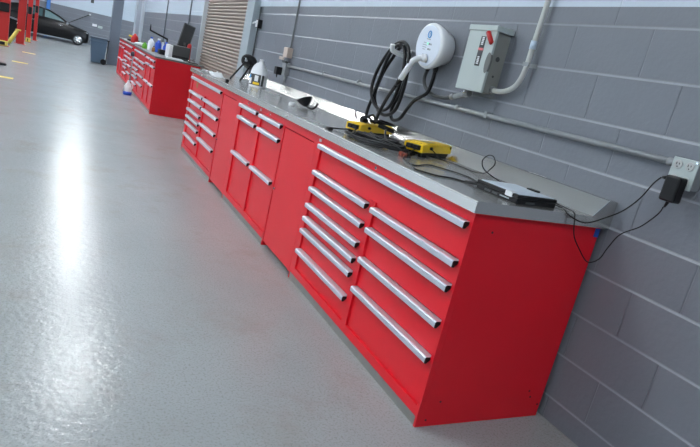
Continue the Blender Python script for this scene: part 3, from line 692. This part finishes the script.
def bottle(x, y, z, r, h, m1, m2, label, name='bottle'):
    t = thing(name, label, 'bottle', (x, y, z), 'bottles on the second bench')
    m = MB(); m.lathe([(r * .95, 0), (r, .008), (r, h * .62), (r * .8, h * .72), (r * .38, h * .82), (r * .36, h * .88)], (x, y, z), n=18); m.build('body', m1, t)
    m = MB(); m.lathe([(r * .44, h * .88), (r * .44, h), (r * .3, h)], (x, y, z), n=14); m.build('cap', m2, t); return t
bottle(-.62, 9.75, ZT2, .055, .24, WHT, BLUE, 'white bottle with a blue cap, leftmost on the second bench clutter')
bottle(-.50, 9.70, ZT2, .055, .24, BLUE, WHT, 'blue bottle with a white cap beside the white bottle')
bottle(-.42, 9.35, ZT2, .05, .21, BLUE, BLUE, 'all blue bottle closest to the grey machine')
bottle(-.40, 9.9, ZT2, .045, .19, WHT, WHT, 'plain white bottle behind the blue ones')
bottle(-.66, 10.25, ZT2, .045, .11, GREENP, GREENP, 'squat bright green bottle at the bench front edge')
bottle(-.60, 9.50, ZT2, .028, .10, mat('amber_bottle', (.36, .16, .03), .3, noise=.1), BLK, 'small amber bottle in front of the blue bottles')
bottle(-.35, 11.0 - .2, ZT2, .05, .17, mat('clear_plastic', (.55, .66, .68), .3, noise=.1), BLUE, 'pale clear bottle farther along the near bench part')
t = thing('toolbox', 'black tool case lying between the bottles and the grey machine', 'case', (-.5, 9.0, ZT2))
m = MB(); m.box(-.56, -.36, 9.05, 9.28, ZT2, ZT2 + .08, bev=.01); m.build('case', BLK, t); MB().tube([(-.50, 9.05, ZT2 + .05), (-.50, 9.02, ZT2 + .05), (-.42, 9.02, ZT2 + .05), (-.42, 9.05, ZT2 + .05)], .006, n=6, sub=2).build('handle', BLK, t)
t = thing('swing_arm', 'long black slanting arm above the clutter of the second bench', 'arm', (-.4, 10.5, ZT2))
m = MB(); m.cyl((-.56, 10.5, 1.23), (-.23, 10.5, 1.135), .016); m.build('boom', BLK, t)
m = MB(); m.cyl((-.565, 10.5, 1.22), (-.57, 10.5, 1.34), .014, .006); m.build('tip', BLK, t)
m = MB(); m.cyl((-.24, 10.5, ZT2), (-.24, 10.5, 1.15), .014); m.lathe([(.06, 0), (.06, .012)], (-.24, 10.5, ZT2), n=20); m.build('post', BLK, t)
t = thing('gas_can', 'small red fuel can on the far part of the second bench', 'fuel can', (-.62, 12.5, ZT2))
m = MB(); m.lathe([(.065, 0), (.07, .01), (.07, .10), (.055, .14), (.03, .16), (.02, .19)], (-.61, 12.5, ZT2), n=20, sq=.4); m.build('body', REDH, t)
m = MB(); m.cyl((-.66, 12.5, ZT2 + .11), (-.735, 12.5, ZT2 + .13), .022, .015); m.build('spout', YEL, t)
t = thing('black_bag', 'low black bag on the far end of the second bench', 'bag', (-.7, 13., ZT2))
m = MB(); m.lathe([(.10, 0), (.14, .015), (.13, .045), (.07, .062), (.01, .066)], (-.57, 13.1, ZT2), n=24, sx=1., sy=1.4, a0=(1, 0, 0)); m.build('body', BLK, t); MB().tube([(-.64, 13.1, ZT2 + .05), (-.60, 13.1, ZT2 + .085), (-.53, 13.1, ZT2 + .085), (-.50, 13.1, ZT2 + .05)], .007, n=6).build('strap', BLK, t)
m = MB(); m.lathe([(.11, 0), (.13, .012), (.10, .035), (.03, .05), (.005, .05)], (-.57, 11.75, ZT2), n=18, sx=1., sy=1.3, a0=(1, 0, 0))
tag(m.build('cloth', PAPER), 'white rag heap at the gap side of the far bench part', 'cloth')
m = MB(); m.box(-.52, -.36, 11.3, 11.6, ZT2, ZT2 + .07, bev=.01)
tag(m.build('wipes_box', mat('pale_blue_box', (.40, .50, .58), .5, noise=.1)), 'pale blue box beside the white rag heap', 'box')
# hand tool hanging in the gap
t = thing('tool_stand', 'dark round-topped grey rod standing in the gap of the second row', 'tool stand', (-.74, 11.07, 0))
m = MB(); m.cyl((-.76, 11.07, 0), (-.75, 11.07, .68), .014); m.build('rod', GALV, t)
m = MB(); m.lathe([(.02, -.05), (.045, -.03), (.055, 0), (.045, .03), (.02, .045)], (-.75, 11.07, .71), n=20); m.build('head', mat('slate_plastic', (.05, .06, .08), .5, noise=.1), t)
j2 = jug((-.875, 10.1, 0), 0., .95, 'white jug with blue liquid in the bottom on the floor')
ORG = tuple(j2.location)
m = MB(); m.lathe([(.072, 0.0), (.0745, .004), (.0755, .060), (.0730, .0605)], (-.875, 10.1, 0), n=32, a0=(1, 0, 0), sq=.55); m.build('blue_bottom', BLUE, j2)
m = MB(); m.box(-.956, -.952, 10.06, 10.14, .07, .115); m.build('label', LGREY, j2)

# ------------------------------------------------------------------ bin
t = thing('wheeled_bin', 'blue-grey wheeled bin standing left of the grey column', 'bin', (-1.09, 16.75, 0))
m = MB(); a = [(-1.235, 16.55), (-.905, 16.55), (-.905, 16.9), (-1.235, 16.9)]; b_ = [(-1.30, 16.45), (-.885, 16.45), (-.885, 16.95), (-1.30, 16.95)]
vs = [(x, y, .02) for x, y in a] + [(x, y, .66) for x, y in b_]
m.add(vs, [(0, 1, 5, 4), (1, 2, 6, 5), (2, 3, 7, 6), (3, 0, 4, 7), (0, 3, 2, 1), (4, 5, 6, 7)]); m.box(-1.315, -.87, 16.44, 16.96, .58, .61, bev=.006); m.build('body', BINC, t)
m = MB(); m.box(-1.32, -.865, 16.43, 16.97, .66, .70, bev=.012); m.build('lid', mat('dark_blue_lid', (.05, .075, .11), .5, noise=.05), t)
for y in (16.47, 16.88):
    m = MB(); m.cyl((-.93, y, .075), (-.93, y + .05, .075), .075, n=24); m.build('wheel', BLK, t)
m = MB(); m.tube([(-.885, 16.5, .64), (-.83, 16.5, .66), (-.83, 16.9, .66), (-.885, 16.9, .64)], .012, n=8, sub=1); m.build('handle', BLK, t)
m = MB(); m.cyl((-.83, 17.08 - .12, 0), (-.815, 17.08 - .12, .66), .012); tag(m.build('black_rod', BLK), 'thin black rod upright between the bin and the column', 'rod')

# ------------------------------------------------------------------ car
yc = 24.75
t = thing('car', 'black hatchback parked sideways against the far wall', 'car', (-2.6, yc, 0))
st = [ # x, zbottom, zbelt, halfwidth, ztop(body)
 (-1.03, .22, .42, .42, .46), (-1.06, .14, .46, .56, .52), (-1.15, .12, .50, .63, .575), (-1.4, .12, .54, .66, .625), (-1.75, .13, .60, .675, .69),
 (-2.0, .13, .63, .68, .74), (-2.5, .13, .65, .685, .76), (-3.1, .13, .66, .68, .77), (-3.7, .13, .68, .67, .79), (-4.1, .14, .70, .64, .80), (-4.3, .2, .66, .58, .74)]
m = MB(); rows = []
for x, zb, zm, hw, zt in st:
    ring = [(-hw * .9, zb), (-hw, zb + .08), (-hw * 1.01, (zb + zm) / 2 + .04), (-hw * .98, zm), (-hw * .88, zt), (0, zt + .015), (hw * .88, zt), (hw * .98, zm), (hw * 1.01, (zb + zm) / 2 + .04), (hw, zb + .08), (hw * .9, zb)]
    rows.append([(x, yc + u, v) for u, v in ring])
n = 11; vs = [p for r_ in rows for p in r_]
m.add(vs, [(i * n + k, i * n + (k + 1) % n, (i + 1) * n + (k + 1) % n, (i + 1) * n + k) for i in range(len(st) - 1) for k in range(n)], 0, True)
m.add(vs, [list(range(n)), [(len(st) - 1) * n + k for k in range(n)]], 0)
m.build('body', CARB, t)
gh = [(-1.72, .69, .69, .55, .60), (-2.10, .72, .92, .52, .61), (-2.45, .74, 1.05, .48, .61), (-2.8, .75, 1.10, .47, .61), (-3.3, .76, 1.09, .47, .60), (-3.8, .78, .99, .46, .58), (-4.15, .79, .80, .48, .54)]
m = MB(); vs = []
for x, zb, zt, ht, hb in gh: vs += [(x, yc - hb, zb - .02), (x, yc - ht, zt), (x, yc - ht * .7, zt + .012), (x, yc + ht * .7, zt + .012), (x, yc + ht, zt), (x, yc + hb, zb - .02)]
m.add(vs, [(i * 6 + k, i * 6 + k + 1, i * 6 + 7 + k, i * 6 + 6 + k) for i in range(len(gh) - 1) for k in range(5)], 0, True); m.build('cabin', CARB, t)
def win(name, pts, mt):
    m = MB()
    # points (x, z) laid on the near side of the cabin
    def side(x, z):
        for g0, g1 in zip(gh, gh[1:]):
            if g1[0] <= x <= g0[0]:
                q = (x - g0[0]) / (g1[0] - g0[0]); zb = g0[1] + (g1[1] - g0[1]) * q; zt = g0[2] + (g1[2] - g0[2]) * q; ht = g0[3] + (g1[3] - g0[3]) * q; hb = g0[4] + (g1[4] - g0[4]) * q
                k = 0 if zt - zb < .01 else max(0, min(1, (z - zb) / (zt - zb))); return yc - (hb + (ht - hb) * k) - .006
        return yc - .6
    P = [(x, side(x, z), z) for x, z in pts]; Q = [(x, y - .004, z) for x, y, z in P]; k = len(P)
    m.add(P + Q, [list(range(k)), list(range(k, 2 * k))] + [(i, (i + 1) % k, k + (i + 1) % k, k + i) for i in range(k)]); return m.build(name, mt, t)
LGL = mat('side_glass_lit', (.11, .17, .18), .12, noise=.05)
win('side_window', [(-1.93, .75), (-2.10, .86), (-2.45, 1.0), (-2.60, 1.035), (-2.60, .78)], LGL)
win('side_window', [(-2.68, .78), (-2.68, 1.05), (-3.3, 1.04), (-3.42, .80)], GLASS)
for x in (-1.42, -3.62):
    for s_ in (-1, 1):
        m = MB(); m.cyl((x, yc + s_ * .70, .205), (x, yc + s_ * .56, .205), .205, n=32); wh = m.build('wheel', BLK, t)
        m = MB(); y = yc + s_ * .703
        for k in range(8): q = PI * 2 * k / 8; m.cyl((x, y, .205), (x + .13 * math.cos(q), y, .205 + .13 * math.sin(q)), .018, .022, n=6)
        m.lathe([(.125, -.004), (.145, 0), (.145, .006), (.125, .008)], (x, y, .205), (0, s_, 0), n=28) if False else m.tube([(x + .135 * math.cos(2 * PI * k / 24), y, .205 + .135 * math.sin(2 * PI * k / 24)) for k in range(25)], .012, n=6, sub=1)
        m.build('rim', CHROME, wh)
m = MB(); m.lathe([(.02, -.05), (.05, -.03), (.055, .02), (.03, .05)], (-1.83, yc - .76, .70), (1, 0, 0), n=16, sx=.8, sy=1.2); m.cyl((-1.83, yc - .62, .68), (-1.83, yc - .74, .69), .012); m.build('mirror', CHROME, t)
for x in (-2.05, -2.95): m = MB(); m.box(x - .07, x + .07, yc - .705, yc - .69, .60, .622, bev=.004); m.build('door_handle', CHROME, t)
m = MB(); m.lathe([(.03, -.09), (.05, 0), (.03, .07)], (-1.17, yc - .56, .50), (1, .3, 0), n=14, sx=.7, sy=1); m.build('headlight', WHT, t)
m = MB(); m.box(-1.75 - 1.5, -1.65, yc - .705, yc - .69, .125, .145); m.build('sill_trim', LGREY, t)

# far wall bits
t = thing('broom', 'thin pole with a white tip leaning on the far wall behind the car', 'pole', (-1.3, 26.2, 0))
m = MB(); m.cyl((-2.82, 25.70, .01), (-1.00, 26.34, 1.22), .018); m.build('pole', DKGREY, t); MB().lathe([(.02, -.03), (.05, 0), (.02, .03)], (-1.0, 26.33, 1.22), n=12).build('tip', WHT, t)
for x, z, mt, l in ((-.78, .84, WHT, 'white outlet plate low on the far wall'), (-.56, .81, GREYBOX, 'grey outlet plate low on the far wall')):
    m = MB(); m.box(x - .09, x + .09, YF - .03, YF, z - .05, z + .05, bev=.008); tag(m.build('outlet_plate', mt), l, 'outlet')
m = MB(); m.box(-1.02, -.90, YF - .06, YF, 1.70, 1.88, bev=.01); tag(m.build('wall_sensor', DKGREY), 'small dark fixture on the pale upper far wall', 'fixture')
m = MB(); m.box(-2.62, -2.48, YF - .14, YF - .02, 0, 2.6, bev=.02); tag(m.build('blue_post', mat('bright_blue', (.05, .18, .50), .5, noise=.05)), 'bright blue post against the far wall above the car roof', 'post')

# ------------------------------------------------------------------ lift columns
def lift(x0, x1, y, ztop_arm, label, armside=1, guard=True, blackz=.85):
    xc = (x0 + x1) / 2; w_ = (x1 - x0) / 2
    t = thing('lift_column', label, 'car lift', (xc, y, 0), 'red columns of the car lifts')
    m = MB(); m.prism([(x0, y), (x1, y), (x1, y + .16), (x1 - .02, y + .16), (x1 - .02, y + .03), (x0 + .02, y + .03), (x0 + .02, y + .16), (x0, y + .16)], 'z', 0.012, 2.7); m.box(x0, x1, y - .001, y + .002, .012, 2.7); m.build('post', REDLIFT, t)
    m = MB(); m.box(x0 - .04, x1 + .04, y - .08, y + .22, 0, .012); m.build('base_plate', REDLIFT, t)
    m = MB(); m.box(x0 + .01, x1 - .01, y - .09, y - .002, blackz, blackz + .22, bev=.02); m.build('carriage', BLK, t)
    if guard:
        m = MB(); m.box(x0 + .01, x1 + .01, y - .10, y - .003, .013, .13, bev=.01); g = m.build('foot_guard', YELP, t)
        m = MB(); m.box(x0 + .05, x1 - .05, y - .103, y - .099, .03, .11); m.build('hazard_stripe', BLK, g)
    return t
lift(-3.46, -3.225, 16.2, 0, 'red lift column with yellow foot guard, leftmost at the photo edge', guard=True, blackz=.84)
lift(-3.15, -2.95, 18.2, 0, 'tall plain red lift column right of the leftmost one', guard=False, blackz=1.4)
lift(-2.985, -2.86, 19.8, 0, 'narrow red lift column with yellow guard, third from the left', guard=True, blackz=.84)
lift(-2.84, -2.74, 21.4, 0, 'slim red lift column closest to the black car', guard=False, blackz=.9)
t = thing('lift_arm', 'yellow slanting lift arm between the two left red columns', 'lift arm', (-3.1, 17.4, 0))
m = MB(); m.cyl((-3.27, 17.2, .03), (-3.08, 17.2, .40), .05, .045, n=10); m.build('arm', YELP, t); m = MB(); m.lathe([(.06, 0), (.07, .02), (.06, .04)], (-3.06, 17.2, .40), n=16); m.build('pad', YELP, t)
t = thing('parked_car', 'dark vehicle glimpsed between the two left red columns', 'car', (-3.9, 20.5, 0))
m = MB(); m.prism([(-4.9, .16), (-3.25, .14), (-3.10, .25), (-3.12, .46), (-3.3, .56), (-3.65, .62), (-3.95, .95), (-4.6, 1.05), (-4.9, 1.04)], 'y', 20.4, 21.6); m.build('body', CARB, t)
m = MB(); m.cyl((-3.5, 20.36, .2), (-3.5, 20.55, .2), .2, n=24); m.build('wheel', BLK, t)
m = MB(); m.lathe([(.03, 0), (.06, .02), (.03, .05)], (-3.22, 20.39, .48), (0, -1, 0), n=14); m.build('headlight', WHT, t)
# floor markings and chock
for x, y, l in ((-2.70, 15.45, 'yellow painted dash on the floor, farthest of three, near the lift'), (-2.74, 12.5, 'yellow painted dash on the floor, middle of three'), (-2.82, 9.45, 'yellow painted dash on the floor, nearest of three at the left edge')):
    m = MB(); m.box(x - .15, x + .14, y - .10, y + .10, 0, .0015); tag(m.build('floor_marking', YELP), l, 'floor marking', 'yellow dashes on the floor')
m = MB(); m.lathe([(.06, 0), (.07, .02), (.06, .04), (.02, .045)], (-2.98, 11.3, 0), n=18, sx=1.2); tag(m.build('wheel_chock', BLK), 'small black object on the floor at the left edge', 'wheel chock')

# ------------------------------------------------------------------ world, camera
w = bpy.data.worlds.new('sky'); bpy.context.scene.world = w; w.use_nodes = True
w.node_tree.nodes['Background'].inputs['Color'].default_value = (.72, .85, 1., 1); w.node_tree.nodes['Background'].inputs['Strength'].default_value = 4.5
cam = bpy.data.cameras.new('camera'); co = bpy.data.objects.new('camera', cam); C.objects.link(co)
R = [[0.8780685140752771, 0.4710822223574211, -0.08412624066501619], [-0.4241727992378688, 0.8475788967830764, 0.318884697209969], [0.22152453809080755, -0.24431854924826357, 0.944052607388422]]
M = Matrix(((R[0][0], R[0][2], -R[0][1], -2.09742178), (R[1][0], R[1][2], -R[1][1], -1.59014549), (R[2][0], R[2][2], -R[2][1], 1.28539238), (0, 0, 0, 1)))
co.matrix_world = M
cam.sensor_width = 36; cam.lens = 577.5279 * 36 / 700; cam.clip_start = .05; cam.clip_end = 200
sc = bpy.context.scene; sc.camera = co
sc.view_settings.view_transform = 'Standard'; sc.view_settings.look = 'None'; sc.view_settings.gamma = 1; sc.view_settings.use_curve_mapping = False
sc.view_settings.exposure = -.07
sc.cycles.use_denoising = True
